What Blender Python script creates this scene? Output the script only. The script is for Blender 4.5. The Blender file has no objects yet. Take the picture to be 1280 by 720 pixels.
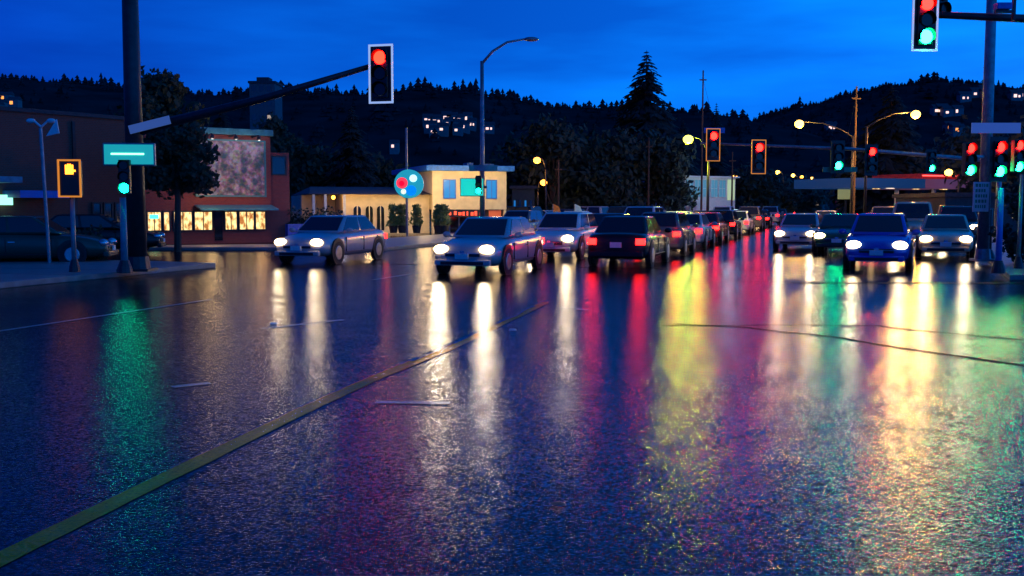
import bpy, bmesh, math, random
from mathutils import Vector, Matrix, noise
random.seed(7)
R = math.radians
D = bpy.data
SC = bpy.context.scene
COL = SC.collection

# ------------------------------------------------------------------ camera
F = 1300.0; PITCH = math.atan(102.0 / F); CAMZ = 1.7
cam = D.objects.new('camera', D.cameras.new('camera')); COL.objects.link(cam)
cam.data.sensor_width = 36; cam.data.lens = F / 1280 * 36
cam.data.clip_start = .1; cam.data.clip_end = 6000
cam.location = (0, 0, CAMZ); cam.rotation_euler = (R(90) - PITCH, 0, 0)
SC.camera = cam
def ray(px, py):
    x = (px - 640) / F; y = (360 - py) / F
    c, s = math.cos(PITCH), math.sin(PITCH)
    return Vector((x, c + y * s, -s + y * c))
def at(px, py, Y):
    d = ray(px, py); d *= Y / d.y
    return Vector((d.x, d.y, d.z + CAMZ))
def gr(px, py, z=0):
    d = ray(px, py); t = (z - CAMZ) / d.z
    return Vector((d.x * t, d.y * t, z))

# ------------------------------------------------------------------ sky
SC.view_settings.view_transform = 'Standard'; SC.view_settings.look = 'None'
SC.view_settings.exposure = .25; SC.view_settings.gamma = 1
SC.view_settings.use_curve_mapping = False
SC.cycles.use_denoising = True; SC.cycles.denoising_prefilter = 'ACCURATE'
SC.cycles.max_bounces = 5; SC.cycles.diffuse_bounces = 2; SC.cycles.glossy_bounces = 3
SC.cycles.sample_clamp_indirect = 4
W = D.worlds.new('World'); SC.world = W; W.use_nodes = True
nt = W.node_tree; N = nt.nodes; L = nt.links
bg = N['Background']
sky = N.new('ShaderNodeTexSky'); sky.sky_type = 'NISHITA'; sky.sun_disc = False
sky.sun_elevation = R(1.0); sky.sun_rotation = R(35); sky.ozone_density = 6; sky.dust_density = .6
bw = N.new('ShaderNodeRGBToBW'); L.new(sky.outputs[0], bw.inputs[0])
tc = N.new('ShaderNodeTexCoord'); sep = N.new('ShaderNodeSeparateXYZ'); L.new(tc.outputs['Generated'], sep.inputs[0])
# thin cloud bands drifting over the dusk sky
mp = N.new('ShaderNodeMapping'); mp.inputs['Scale'].default_value = (1.2, 1.2, 7); L.new(tc.outputs['Generated'], mp.inputs[0])
nz = N.new('ShaderNodeTexNoise'); nz.inputs['Scale'].default_value = 2.2; nz.inputs['Detail'].default_value = 5; nz.inputs['Roughness'].default_value = .5
L.new(mp.outputs[0], nz.inputs[0])
cr = N.new('ShaderNodeValToRGB'); e = cr.color_ramp.elements
e[0].position = .36; e[0].color = (.62, .56, .70, 1); e[1].position = .64; e[1].color = (1.2, 1.2, 1.12, 1)
L.new(nz.outputs[0], cr.inputs[0])
# the afterglow is stronger towards the sunk sun (right of the road)
gx = N.new('ShaderNodeMapRange'); gx.inputs[1].default_value = -.45; gx.inputs[2].default_value = .42
gx.inputs[3].default_value = 0; gx.inputs[4].default_value = 1
L.new(sep.outputs[0], gx.inputs[0])
tint = N.new('ShaderNodeValToRGB'); t = tint.color_ramp.elements
t[0].position = 0; t[0].color = (.0007, .045, .46, 1); t[1].position = 1; t[1].color = (.0009, .25, 1.15, 1)
L.new(gx.outputs[0], tint.inputs[0])
elev = N.new('ShaderNodeMapRange'); elev.inputs[1].default_value = .05; elev.inputs[2].default_value = .95
elev.inputs[3].default_value = 1.0; elev.inputs[4].default_value = .28
L.new(sep.outputs[2], elev.inputs[0])
m1 = N.new('ShaderNodeMixRGB'); m1.blend_type = 'MULTIPLY'; m1.inputs[0].default_value = 1
L.new(tint.outputs[0], m1.inputs[1]); L.new(cr.outputs[0], m1.inputs[2])
m2 = N.new('ShaderNodeMixRGB'); m2.blend_type = 'MULTIPLY'; m2.inputs[0].default_value = 1
L.new(m1.outputs[0], m2.inputs[1]); L.new(elev.outputs[0], m2.inputs[2])
m3 = N.new('ShaderNodeMixRGB'); m3.blend_type = 'ADD'; m3.inputs[0].default_value = .004
L.new(m2.outputs[0], m3.inputs[1]); L.new(sky.outputs[0], m3.inputs[2])
L.new(m3.outputs[0], bg.inputs[0]); bg.inputs[1].default_value = 1.0

# ------------------------------------------------------------------ materials
MATS = {}
def mat(name, col, rough=.6, metal=0., emit=0., ecol=None, noise_amt=.25, nscale=6., bump=0., spec=.5, wet=False):
    if name in MATS: return MATS[name]
    m = D.materials.new(name); m.use_nodes = True; n = m.node_tree.nodes; l = m.node_tree.links
    b = n['Principled BSDF']
    b.inputs['Roughness'].default_value = rough; b.inputs['Metallic'].default_value = metal
    b.inputs['Specular IOR Level'].default_value = spec
    if emit:
        b.inputs['Base Color'].default_value = (col[0], col[1], col[2], 1)
        ec = ecol or col
        b.inputs['Emission Color'].default_value = (ec[0], ec[1], ec[2], 1)
        b.inputs['Emission Strength'].default_value = emit
    else:
        t = n.new('ShaderNodeTexCoord'); z = n.new('ShaderNodeTexNoise')
        z.inputs['Scale'].default_value = nscale; z.inputs['Detail'].default_value = 6
        l.new(t.outputs['Object'], z.inputs[0])
        r = n.new('ShaderNodeValToRGB')
        a = 1 - noise_amt; c = 1 + noise_amt
        r.color_ramp.elements[0].position = .3; r.color_ramp.elements[1].position = .7
        r.color_ramp.elements[0].color = (col[0]*a, col[1]*a, col[2]*a, 1)
        r.color_ramp.elements[1].color = (min(1, col[0]*c), min(1, col[1]*c), min(1, col[2]*c), 1)
        l.new(z.outputs[0], r.inputs[0]); l.new(r.outputs[0], b.inputs['Base Color'])
        if bump:
            bp = n.new('ShaderNodeBump'); bp.inputs['Strength'].default_value = bump; bp.inputs['Distance'].default_value = .02
            l.new(z.outputs[0], bp.inputs['Height']); l.new(bp.outputs[0], b.inputs['Normal'])
    MATS[name] = m
    return m

def wet(name, c0, c1, rlo=.11, rhi=.17, bumps=.8, dist=.0022, ior=1.55, pos=(.35, .7)):
    """wet rough surface: dark diffuse base under a water film (Beckmann lobe, Fresnel weighted)"""
    m = D.materials.new(name); m.use_nodes = True; n = m.node_tree.nodes; l = m.node_tree.links
    n.remove(n['Principled BSDF']); out = [q for q in n if q.type == 'OUTPUT_MATERIAL'][0]
    t = n.new('ShaderNodeTexCoord')
    big = n.new('ShaderNodeTexNoise'); big.inputs['Scale'].default_value = .45; big.inputs['Detail'].default_value = 6
    mpn = n.new('ShaderNodeMapping'); mpn.inputs['Scale'].default_value = (.35, 2.0, 1); mpn.inputs['Rotation'].default_value = (0, 0, R(-6))
    l.new(t.outputs['Object'], mpn.inputs[0]); l.new(mpn.outputs[0], big.inputs[0])
    fine = n.new('ShaderNodeTexVoronoi'); fine.inputs['Scale'].default_value = 55
    l.new(t.outputs['Object'], fine.inputs[0])
    fn = n.new('ShaderNodeTexNoise'); fn.inputs['Scale'].default_value = 34; fn.inputs['Detail'].default_value = 5; fn.inputs['Roughness'].default_value = .7
    l.new(t.outputs['Object'], fn.inputs[0])
    cr = n.new('ShaderNodeValToRGB'); e = cr.color_ramp.elements
    e[0].position = pos[0]; e[0].color = (*c0, 1); e[1].position = pos[1]; e[1].color = (*c1, 1)
    l.new(fn.outputs[0], cr.inputs[0])
    df = n.new('ShaderNodeBsdfDiffuse'); l.new(cr.outputs[0], df.inputs[0])
    gl = n.new('ShaderNodeBsdfAnisotropic'); gl.distribution = 'BECKMANN'; gl.inputs['Color'].default_value = (1, 1, 1, 1)
    rr = n.new('ShaderNodeMapRange'); rr.inputs[1].default_value = .38; rr.inputs[2].default_value = .62
    rr.inputs[3].default_value = rlo; rr.inputs[4].default_value = rhi
    # Principled-like roughness: the anisotropic node squares it as well
    l.new(big.outputs[0], rr.inputs[0]); l.new(rr.outputs[0], gl.inputs['Roughness'])
    add = n.new('ShaderNodeMath'); add.operation = 'ADD'; l.new(fine.outputs[0], add.inputs[0]); l.new(fn.outputs[0], add.inputs[1])
    bp = n.new('ShaderNodeBump'); bp.inputs['Strength'].default_value = bumps; bp.inputs['Distance'].default_value = dist
    l.new(add.outputs[0], bp.inputs['Height'])
    bp2 = n.new('ShaderNodeBump'); bp2.inputs['Strength'].default_value = .35; bp2.inputs['Distance'].default_value = .011
    l.new(big.outputs[0], bp2.inputs['Height']); l.new(bp.outputs[0], bp2.inputs['Normal'])
    # aggregate: some stone tops carry less water than others
    vc = n.new('ShaderNodeTexVoronoi'); vc.inputs['Scale'].default_value = 58; l.new(t.outputs['Object'], vc.inputs[0])
    sc_ = n.new('ShaderNodeSeparateColor'); l.new(vc.outputs['Color'], sc_.inputs[0])
    gm = n.new('ShaderNodeMapRange'); gm.inputs[1].default_value = .15; gm.inputs[2].default_value = .9; gm.inputs[3].default_value = .32; gm.inputs[4].default_value = 1
    l.new(sc_.outputs[0], gm.inputs[0]); l.new(gm.outputs[0], gl.inputs['Color'])
    fr = n.new('ShaderNodeFresnel'); fr.inputs['IOR'].default_value = ior
    for q in (df, gl, fr): l.new(bp2.outputs[0], q.inputs['Normal'])
    mx = n.new('ShaderNodeMixShader'); l.new(fr.outputs[0], mx.inputs[0]); l.new(df.outputs[0], mx.inputs[1]); l.new(gl.outputs[0], mx.inputs[2])
    l.new(mx.outputs[0], out.inputs['Surface'])
    MATS[name] = m
    return m

def brick(name, c1, c2, mortar, scale=4.0):
    m = D.materials.new(name); m.use_nodes = True; n = m.node_tree.nodes; l = m.node_tree.links
    b = n['Principled BSDF']; t = n.new('ShaderNodeTexCoord'); mp = n.new('ShaderNodeMapping')
    mp.inputs['Rotation'].default_value = (R(90), 0, 0)
    l.new(t.outputs['Object'], mp.inputs[0])
    br = n.new('ShaderNodeTexBrick'); br.inputs['Scale'].default_value = scale
    br.inputs['Color1'].default_value = (*c1, 1); br.inputs['Color2'].default_value = (*c2, 1); br.inputs['Mortar'].default_value = (*mortar, 1)
    br.inputs['Mortar Size'].default_value = .03
    l.new(mp.outputs[0], br.inputs[0]); l.new(br.outputs[0], b.inputs['Base Color'])
    b.inputs['Roughness'].default_value = .8
    MATS[name] = m
    return m

M_ASPH = wet('wet_asphalt', (.010, .011, .013), (.032, .032, .034))
M_TAR = wet('tar', (.003, .003, .004), (.008, .008, .009), .10, .16, .3)
M_WALK = mat('concrete', (.20, .19, .18), .45, noise_amt=.25, nscale=3, bump=.3)
M_YEL = wet('yellow_paint', (.60, .20, .01), (1, .36, .012), .16, .26, 1.0, ior=1.2, pos=(.30,.5))
M_WHT = wet('white_paint', (.25, .25, .25), (.75, .72, .68), .16, .26, 1.0, ior=1.25, pos=(.35,.6))
M_BRICK = brick('red_brick', (.15, .035, .022), (.20, .045, .028), (.11, .07, .06))
M_BRICK2 = brick('deep_red_brick', (.26, .035, .028), (.33, .05, .035), (.18, .09, .08))
M_CREAM = mat('cream_stucco', (.68, .56, .34), .8, noise_amt=.12, nscale=2, bump=.3)
M_DGREY = mat('dark_grey_metal', (.035, .037, .042), .45, .4)
M_GREY = mat('galvanised_steel', (.26, .27, .29), .45, .6)
M_BLACK = mat('black_housing', (.012, .012, .013), .4)
M_VISOR = mat('visor_black', (.0015, .0015, .0015), .8, noise_amt=0, spec=.1)
M_TEALP = mat('teal_painted_metal', (.05, .22, .28), .4)
M_GLASS = mat('dark_glass', (.012, .016, .022), .06, noise_amt=.1, spec=.8)
M_ROOF = mat('dark_roofing', (.04, .042, .05), .8)
M_BLUEROOF = mat('blue_fascia', (.02, .15, .55), .5)
M_GREENTRIM = mat('green_trim', (.05, .22, .22), .5)
M_LEAF = mat('leaf_green', (.018, .030, .011), .7, noise_amt=.5, nscale=1.5)
M_NEEDLE = mat('needle_green', (.010, .020, .014), .8, noise_amt=.5, nscale=.8)
M_BARK = mat('bark', (.07, .05, .035), .85, bump=.5)
M_HILL = mat('forest_floor', (.024, .03, .034), 1, noise_amt=.4, nscale=.05, spec=0)
M_FOREST = mat('far_forest', (.02, .028, .032), 1, noise_amt=.5, nscale=.1, spec=0)
M_TYRE = mat('tyre_rubber', (.015, .015, .016), .7)
M_RIM = mat('alloy_rim', (.45, .45, .48), .3, .9)
M_CHROME = mat('chrome_trim', (.6, .6, .62), .2, .9)
M_SIGNW = mat('sign_white', (.62, .66, .68), .5, noise_amt=.08)
M_SIGNG = mat('sign_green', (.02, .25, .16), .4, noise_amt=.08)
M_SIGNB = mat('sign_blue', (.05, .16, .55), .4, noise_amt=.08)
M_ORANGE = mat('orange_cloth', (.75, .25, .03), .7)
M_RED = mat('red_cloth', (.55, .04, .03), .7)
M_RETRO = mat('reflective_border_glow', (.75, .75, .8), .3, emit=.55, ecol=(.45, .62, .95))  # light thrown back by the border, put in as emission
M_RETROY = mat('yellow_border_glow', (.65, .38, .03), .4, emit=.55, ecol=(1, .30, .02))  # same for the yellow border: reflected light as emission
E = lambda n, c, s: mat(n, c, .3, emit=s)
E_WARMWIN = E('lit_window', (1, .62, .17), 1.35)
def lit_interior(name, ca, cb, st):
    m = D.materials.new(name); m.use_nodes = True; n = m.node_tree.nodes; l = m.node_tree.links; b = n['Principled BSDF']
    t = n.new('ShaderNodeTexCoord'); mp = n.new('ShaderNodeMapping'); mp.inputs['Scale'].default_value = (2.2, 1, 1.3); z = n.new('ShaderNodeTexNoise'); z.inputs['Scale'].default_value = 2.2; z.inputs['Detail'].default_value = 6
    l.new(t.outputs['Object'], mp.inputs[0]); l.new(mp.outputs[0], z.inputs[0])
    r = n.new('ShaderNodeValToRGB'); r.color_ramp.elements[0].position = .40; r.color_ramp.elements[1].position = .60
    r.color_ramp.elements[0].color = (*ca, 1); r.color_ramp.elements[1].color = (*cb, 1)
    l.new(z.outputs[0], r.inputs[0]); l.new(r.outputs[0], b.inputs['Emission Color']); b.inputs['Emission Strength'].default_value = st; b.inputs['Base Color'].default_value = (.02,.02,.02,1)
    b.inputs['Roughness'].default_value = .1
    return m
E_WARMWIN = lit_interior('lit_window_interior', (.28, .10, .02), (1, .70, .28), 1.7)
E_DIMWIN = E('dim_window', (1, .7, .35), .35)
E_BLUEWIN = E('blue_lit_window', (.01, .14, .38), .9)  # blue window panes with an even blue emission
E_HOUSE = E('house_window_light', (1, .62, .5), 1.3)
E_HOUSEO = E('orange_house_window_light', (1, .32, .06), 1.6)
E_RED = E('red_signal_light', (1, .0011, .0006), 120)
E_REDX = E('wide_red_signal_light', (1, .0012, .0006), 115)
E_GRN = E('green_signal_light', (.002, 1, .24), 170)
E_GRNS = E('teal_green_signal_light', (.001, 1, .50), 42)
E_ORG = E('orange_hand_light', (1, .22, .01), 9)
E_TAIL = E('tail_lamp_light', (1, .006, .005), 15)
E_HEAD = E('head_lamp_light', (1, .66, .28), 15)
E_LAMPY = E('sodium_lamp_light', (1, .50, .06), 9)
E_LAMPG = E('greenish_lamp_light', (.9, .85, .06), 6)
E_LAMPO = E('orange_lamp_light', (1, .34, .03), 8)
E_TEAL = E('teal_sign_light', (.01, .30, .30), .9)
M_DARKLENS = mat('unlit_lens', (.03, .02, .01), .2)

# ------------------------------------------------------------------ mesh helpers
class MB:
    def __init__(s): s.v = []; s.f = []
    def add(s, vs, fs):
        o = len(s.v); s.v += [tuple(v) for v in vs]; s.f += [tuple(i + o for i in f) for f in fs]; return s
    def box(s, c, d, rot=None):
        x, y, z = d[0]/2, d[1]/2, d[2]/2
        vs = [Vector((i*x, j*y, k*z)) for k in (-1, 1) for j in (-1, 1) for i in (-1, 1)]
        if rot is not None: vs = [rot @ v for v in vs]
        vs = [v + Vector(c) for v in vs]
        return s.add(vs, [(0,2,3,1),(4,5,7,6),(0,1,5,4),(2,6,7,3),(0,4,6,2),(1,3,7,5)])
    def b2(s, x0, x1, y0, y1, z0, z1): return s.box(((x0+x1)/2,(y0+y1)/2,(z0+z1)/2), (abs(x1-x0),abs(y1-y0),abs(z1-z0)))
    def tube(s, pts, rs, n=10, cap=True):
        pts = [Vector(p) for p in pts]
        if not hasattr(rs, '__len__'): rs = [rs]*len(pts)
        rings = []
        for i, p in enumerate(pts):
            d = (pts[min(i+1, len(pts)-1)] - pts[max(i-1, 0)]).normalized()
            u = d.cross(Vector((0, 0, 1)) if abs(d.z) < .95 else Vector((1, 0, 0))).normalized(); w = d.cross(u)
            rings.append([p + (u*math.cos(a) + w*math.sin(a))*rs[i] for a in [2*math.pi*k/n for k in range(n)]])
        vs = [v for r in rings for v in r]
        fs = [(i*n+k, i*n+(k+1)%n, (i+1)*n+(k+1)%n, (i+1)*n+k) for i in range(len(pts)-1) for k in range(n)]
        if cap: fs += [tuple(range(n))[::-1], tuple((len(pts)-1)*n+k for k in range(n))]
        return s.add(vs, fs)
    def disc(s, c, r, depth, axis='y', n=20, rz=1.0):
        """solid disc / dome whose axis is y"""
        pts = [Vector(c), Vector(c) + (Vector((0, depth, 0)) if axis == 'y' else Vector((depth, 0, 0)) if axis == 'x' else Vector((0, 0, depth)))]
        return s.tube(pts, r, n)
    def ball(s, c, r, nu=12, nv=8, sc=(1,1,1)):
        vs = []; fs = []
        for j in range(nv+1):
            t = math.pi*j/nv
            for i in range(nu):
                a = 2*math.pi*i/nu
                vs.append((c[0]+r*sc[0]*math.sin(t)*math.cos(a), c[1]+r*sc[1]*math.sin(t)*math.sin(a), c[2]+r*sc[2]*math.cos(t)))
        for j in range(nv):
            for i in range(nu): fs.append((j*nu+i, j*nu+(i+1)%nu, (j+1)*nu+(i+1)%nu, (j+1)*nu+i))
        return s.add(vs, fs)
    def prism(s, outline, z0, z1):
        n = len(outline)
        vs = [(x, y, z0) for x, y in outline] + [(x, y, z1) for x, y in outline]
        return s.add(vs, [tuple(range(n))[::-1], tuple(range(n, 2*n))] + [(i, (i+1)%n, n+(i+1)%n, n+i) for i in range(n)])
    def build(s, name, m, parent=None, smooth=False, bevel=0., sub=0):
        me = D.meshes.new(name); me.from_pydata(s.v, [], s.f); me.materials.append(m)
        bm = bmesh.new(); bm.from_mesh(me)
        if bevel:
            ed = [e for e in bm.edges if len(e.link_faces) == 2 and e.calc_face_angle(0) > .5]
            bmesh.ops.bevel(bm, geom=ed, offset=bevel, segments=2, affect='EDGES', profile=.6)
        if len(s.f) < 4000: bmesh.ops.recalc_face_normals(bm, faces=bm.faces)
        bm.to_mesh(me); bm.free()
        if smooth:
            for p in me.polygons: p.use_smooth = True
        o = D.objects.new(name, me); COL.objects.link(o)
        if sub:
            md = o.modifiers.new('s', 'SUBSURF'); md.levels = sub; md.render_levels = sub
        if parent is not None: o.parent = parent
        return o

def tag(o, label=None, cat=None, group=None, kind=None):
    if label: o['label'] = label
    if cat: o['category'] = cat
    if group: o['group'] = group
    if kind: o['kind'] = kind
    return o
def thing(name, label, cat, loc=(0,0,0), rz=0, group=None):
    o = D.objects.new(name, None); COL.objects.link(o); o.location = loc; o.rotation_euler = (0, 0, rz)
    return tag(o, label, cat, group)
def struct(name, mb, m, **k): return tag(mb.build(name, m, **k), kind='structure')
def copy_tree(o, parent=None):
    c = o.copy(); COL.objects.link(c); c.parent = parent
    for ch in [x for x in D.objects if x.parent == o]: copy_tree(ch, c)
    return c
def lamp(parent, loc, energy, color, kind='POINT', radius=.12, rot=(0,0,0), spot=None, name='bulb_light'):
    l = D.lights.new(name, kind); l.energy = energy; l.color = color
    l.shadow_soft_size = radius
    if spot: l.spot_size = spot; l.spot_blend = .7
    o = D.objects.new(name, l); COL.objects.link(o); o.location = loc; o.rotation_euler = rot; o.parent = parent
    return o

# ------------------------------------------------------------------ ground, road, markings
struct('road', MB().add([(-1500,-60,0),(1500,-60,0),(1500,3000,0),(-1500,3000,0)], [(0,1,2,3)]), M_ASPH)
S1, S2 = .308, .40           # slope of the main road and of the right-hand road
def strip(name, pts, w, z, m, kind='structure'):
    """a flat ribbon painted or poured along points on the ground"""
    mb = MB(); pts = [Vector((p[0], p[1], 0)) for p in pts]; vs = []
    for i, p in enumerate(pts):
        d = (pts[min(i+1, len(pts)-1)] - pts[max(i-1, 0)]).normalized(); nrm = Vector((-d.y, d.x, 0))
        ww = w/2 * (1 + .18*noise.noise(p*3.1))
        vs += [(p.x+nrm.x*ww, p.y+nrm.y*ww, z), (p.x-nrm.x*ww, p.y-nrm.y*ww, z)]
    mb.add(vs, [(2*i, 2*i+1, 2*i+3, 2*i+2) for i in range(len(pts)-1)])
    return struct(name, mb, m)
def pxline(p, n=24, wob=.0, seed=0):
    a = [gr(*q) for q in p]; out = []
    for i in range(len(a)-1):
        k = n if i == len(a)-2 else n
        for j in range(k + (i == len(a)-2)):
            q = a[i].lerp(a[i+1], j/k); out.append((q.x + wob*noise.noise(q*.9+Vector((seed,0,0))), q.y + wob*noise.noise(q*.7+Vector((0,seed,9)))))
    return out
strip('road_line', pxline([(-40, 719), (200, 601), (380, 513), (470, 472), (560, 436), (682, 378)], 8), .15, .004, M_YEL)
strip('tar_and_shade_strip', pxline([(512, 452), (560, 432), (640, 396), (668, 383)], 8, .05, 3), .09, .008, M_TAR)
for k, p in enumerate([[(326, 411), (428, 400)], [(216, 484), (262, 479)], [(470, 503), (562, 504)], [(700, 384), (735, 388)]]):
    strip('road_line', pxline(p, 6), .10, .004, M_WHT)
strip('road_line', [(-11.35 + S1*y, y) for y in range(11, 21, 2)], .10, .004, M_WHT)
for y0 in range(24, 110, 9):
    strip('road_line', [(-10.6 + S1*y0, y0), (-10.6 + S1*(y0+3), y0+3)], .11, .004, M_WHT)
for k, (p, w) in enumerate([([(840, 405), (930, 409), (1060, 424), (1180, 443), (1290, 459)], .12), ([(830, 408), (960, 406), (1100, 408), (1290, 427)], .10),
             ([(850, 560), (935, 542), (1060, 532), (1190, 540), (1290, 560)], .025), ([(1080, 505), (1160, 510), (1290, 519)], .025)]):
    strip('tar_and_shade_strip', pxline(p, 8, .10, k*3.7), w*(.75 if k < 2 else 1), .004, mat('dry_tar_and_shade', (.004,.004,.006), .7, spec=.05) if k < 2 else M_TAR)
strip('tar_and_shade_strip', [(6.2, 23.0), (9, 23.05), (12, 23.0), (18, 22.9)], .30, .004, mat('dry_tar_and_shade', (.004,.004,.006), .7, spec=.05))  # shade edge painted as a dark strip across the road
# stop bar and crossing concrete on the right-hand road
strip('crossing', [(5.2, 24.4), (8, 24.45), (10.4, 24.5)], 1.7, .004, wet('headlight_warmed_crossing', (.08,.065,.05), (.16,.13,.10)))  # warm headlight glow put into the crossing colour
strip('crossing', [(-4.5, 31.5), (8.6, 27.6)], 1.2, .005, wet('crossing_concrete', (.04,.035,.032), (.09,.08,.07)))

# pavement on the left (beyond the road) with a kerb, and the corner on the right
def walk(name, outline, h=.13):
    return struct(name, MB().prism(outline, .0, h), M_WALK, bevel=.02)
K1 = -17.2
walk('left_pavement', [(K1+S1*3-6, -3), (K1+S1*3, 3), (K1+S1*29, 29), (K1+S1*29-3, 30.5), (K1-30, 30.5), (K1-30, -3)])
walk('far_pavement', [(K1+S1*40, 40), (K1+S1*260, 260), (K1+S1*260-5, 260), (K1+S1*44-5, 44), (K1+S1*41-9, 42.5), (K1-40, 42.5), (K1-40,40)])
walk('right_pavement', [(1.9+S2*23.9, 23.9), (40, 23.5), (60, 60), (1.5+S2*140+5, 140), (1.5+S2*140, 140)])
for k in range(14):
    y = 4 + 1.8*k; strip('pavement_joint', [(K1+S1*y-.15, y), (K1+S1*y-6, y+1.6)], .018, .134, M_TAR)
for k in range(12):
    y = 24.6 + 1.8*k; strip('pavement_joint', [(1.9+S2*y+.3, y), (1.9+S2*y+6, y-1.6)], .018, .134, M_TAR)
tag(MB().add([(-300, 44.5, .02), (-22, 44.5, .02), (20, 150, .02), (60, 280, .02), (-300, 280, .02)], [(0,1,2,3,4)]).build('parking_lot', mat('lot_asphalt', (.04,.04,.045), .5)), kind='structure')
# ------------------------------------------------------------------ hills
def interp(tab, x):
    if x <= tab[0][0]: return tab[0][1]
    for (a, ya), (b, yb) in zip(tab, tab[1:]):
        if x <= b:
            t = (x-a)/(b-a); t = t*t*(3-2*t); return ya + (yb-ya)*t
    return tab[-1][1]
RIDGE_L = [(-500,150),(-250,112),(0,106),(60,103),(130,108),(180,118),(260,122),(340,122),(400,121),(450,122),(520,116),(580,117),(620,127),(700,138),(760,141),(860,144),(920,155),(980,175),(1100,196),(1400,215),(1700,240)]
RIDGE_R = [(300,250),(700,215),(880,180),(920,160),(960,145),(1000,133),(1060,119),(1100,110),(1150,104),(1200,107),(1240,113),(1280,119),(1400,122),(1600,150),(2000,220)]
def ridge_z(tab, x, Yr):
    px = 640 + F*x/Yr*1.0
    return at(px, interp(tab, px), Yr).z
def hill_z(tab, x, y, Y0, Yr, seed):
    t = min(1, max(0, (y-Y0)/(Yr-Y0))); t = t*t*(3-2*t)
    if y > Yr: t = max(0, 1 - ((y-Yr)/(Yr))**2)
    return ridge_z(tab, x, Yr)*t + (4*noise.noise(Vector((x*.012, y*.012, seed))))*t*(1-t)*4
def make_hill(tab, Y0, Yr, x0, x1, seed):
    mb = MB(); nx, ny = 110, 26; vs = []
    for j in range(ny+1):
        y = Y0 + (Yr*1.45-Y0)*j/ny
        for i in range(nx+1):
            x = x0 + (x1-x0)*i/nx
            vs.append((x, y, hill_z(tab, x, y, Y0, Yr, seed) - .3))
    mb.add(vs, [(j*(nx+1)+i, j*(nx+1)+i+1, (j+1)*(nx+1)+i+1, (j+1)*(nx+1)+i) for j in range(ny) for i in range(nx)])
    return struct('hill', mb, M_HILL, smooth=True)
HL = (RIDGE_L, 230, 520, 1.3); HR = (RIDGE_R, 560, 980, 7.7)
make_hill(RIDGE_L, 230, 520, -520, 520, 1.3)
make_hill(RIDGE_R, 560, 980, -300, 1100, 7.7)
def fir(mb, p, h, r, n=7, tiers=5):
    a0 = random.random()*6
    for t in range(tiers):
        z0 = h*(.08 + .82*t/tiers); z1 = min(h, z0 + h*.34*(1.1-t/tiers*.4)); rr = r*(1-t/tiers)**.9 + .15*r*.4
        vs = [(p[0], p[1], p[2]+z1)]
        for k in range(n*2):
            a = a0 + t*.5 + math.pi*k/n; q = rr*(1 if k % 2 else .55)*random.uniform(.75, 1.15)
            vs.append((p[0]+q*math.cos(a), p[1]+q*math.sin(a), p[2]+z0 - (.05*h if k % 2 else 0)*random.random()))
        mb.add(vs, [(0, 1+k, 1+(k+1)%(2*n)) for k in range(2*n)])
def forest(HH, xs, count, hmin, hmax, ridge_n):
    tab, Y0, Yr, sd = HH; mb = MB()
    for k in range(count + ridge_n):
        x = random.uniform(*xs)
        y = (Yr - abs(random.gauss(0, 12))) if k < ridge_n else random.uniform(Y0+30, Yr)
        z = hill_z(tab, x, y, Y0, Yr, sd)
        h = random.uniform(hmin, hmax) * (1 + .9*noise.noise(Vector((x*.03, y*.03, 4))))*(1.6 if random.random() < .04 else 1)*random.uniform(.55, 1.05)
        fir(mb, (x, y, z-1), h, h*random.uniform(.30, .62), 5, 3)
    return tag(mb.build('forest', M_FOREST), 'dark fir forest covering the hill slope', 'forest', kind='stuff')
f1 = forest(HL, (-330, 260), 1700, 3, 6, 1300); f1['label'] = 'dark fir forest covering the long ridge on the left'
f2 = forest(HR, (60, 560), 1500, 4, 6.5, 1100); f2['label'] = 'dark fir forest covering the round hill on the right'
# lit houses on the slopes
def hit(HH, px, py):
    tab, Y0, Yr, sd = HH
    for Y in range(Y0+15, Yr, 4):
        p = at(px, py, Y)
        if p.z < hill_z(tab, p.x, Y, Y0, Yr, sd): return p
    return at(px, py, Yr-8)
wallm = mat('house_siding', (.18, .17, .17), .8)
HOUSES = [(HL, x, y, E_HOUSE) for x, y in [(540,160),(548,153),(556,163),(563,156),(567,150),(571,158),(577,152),(582,160),(586,150),(591,157),(537,152),(560,149),(574,164),(545,166)]] + \
         [(HL, x, y, E_HOUSEO) for x, y in [(6,127),(15,134),(22,125),(32,131),(10,137)]] + [(HL, 497, 184, E_HOUSE), (HL, 612, 162, E_HOUSE), (HL, 415, 206, E_HOUSE)] + \
         [(HR, x, y, E_HOUSE) for x, y in [(1164,139),(1171,138),(1190,140),(1199,123),(1213,118),(1222,115),(1226,119),(1262,121),(1270,120),(1178,141),(1034,160)]] + \
         [(HR, x, y, E_HOUSEO) for x, y in [(1180,160),(1186,161),(1190,163)]]
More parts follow.
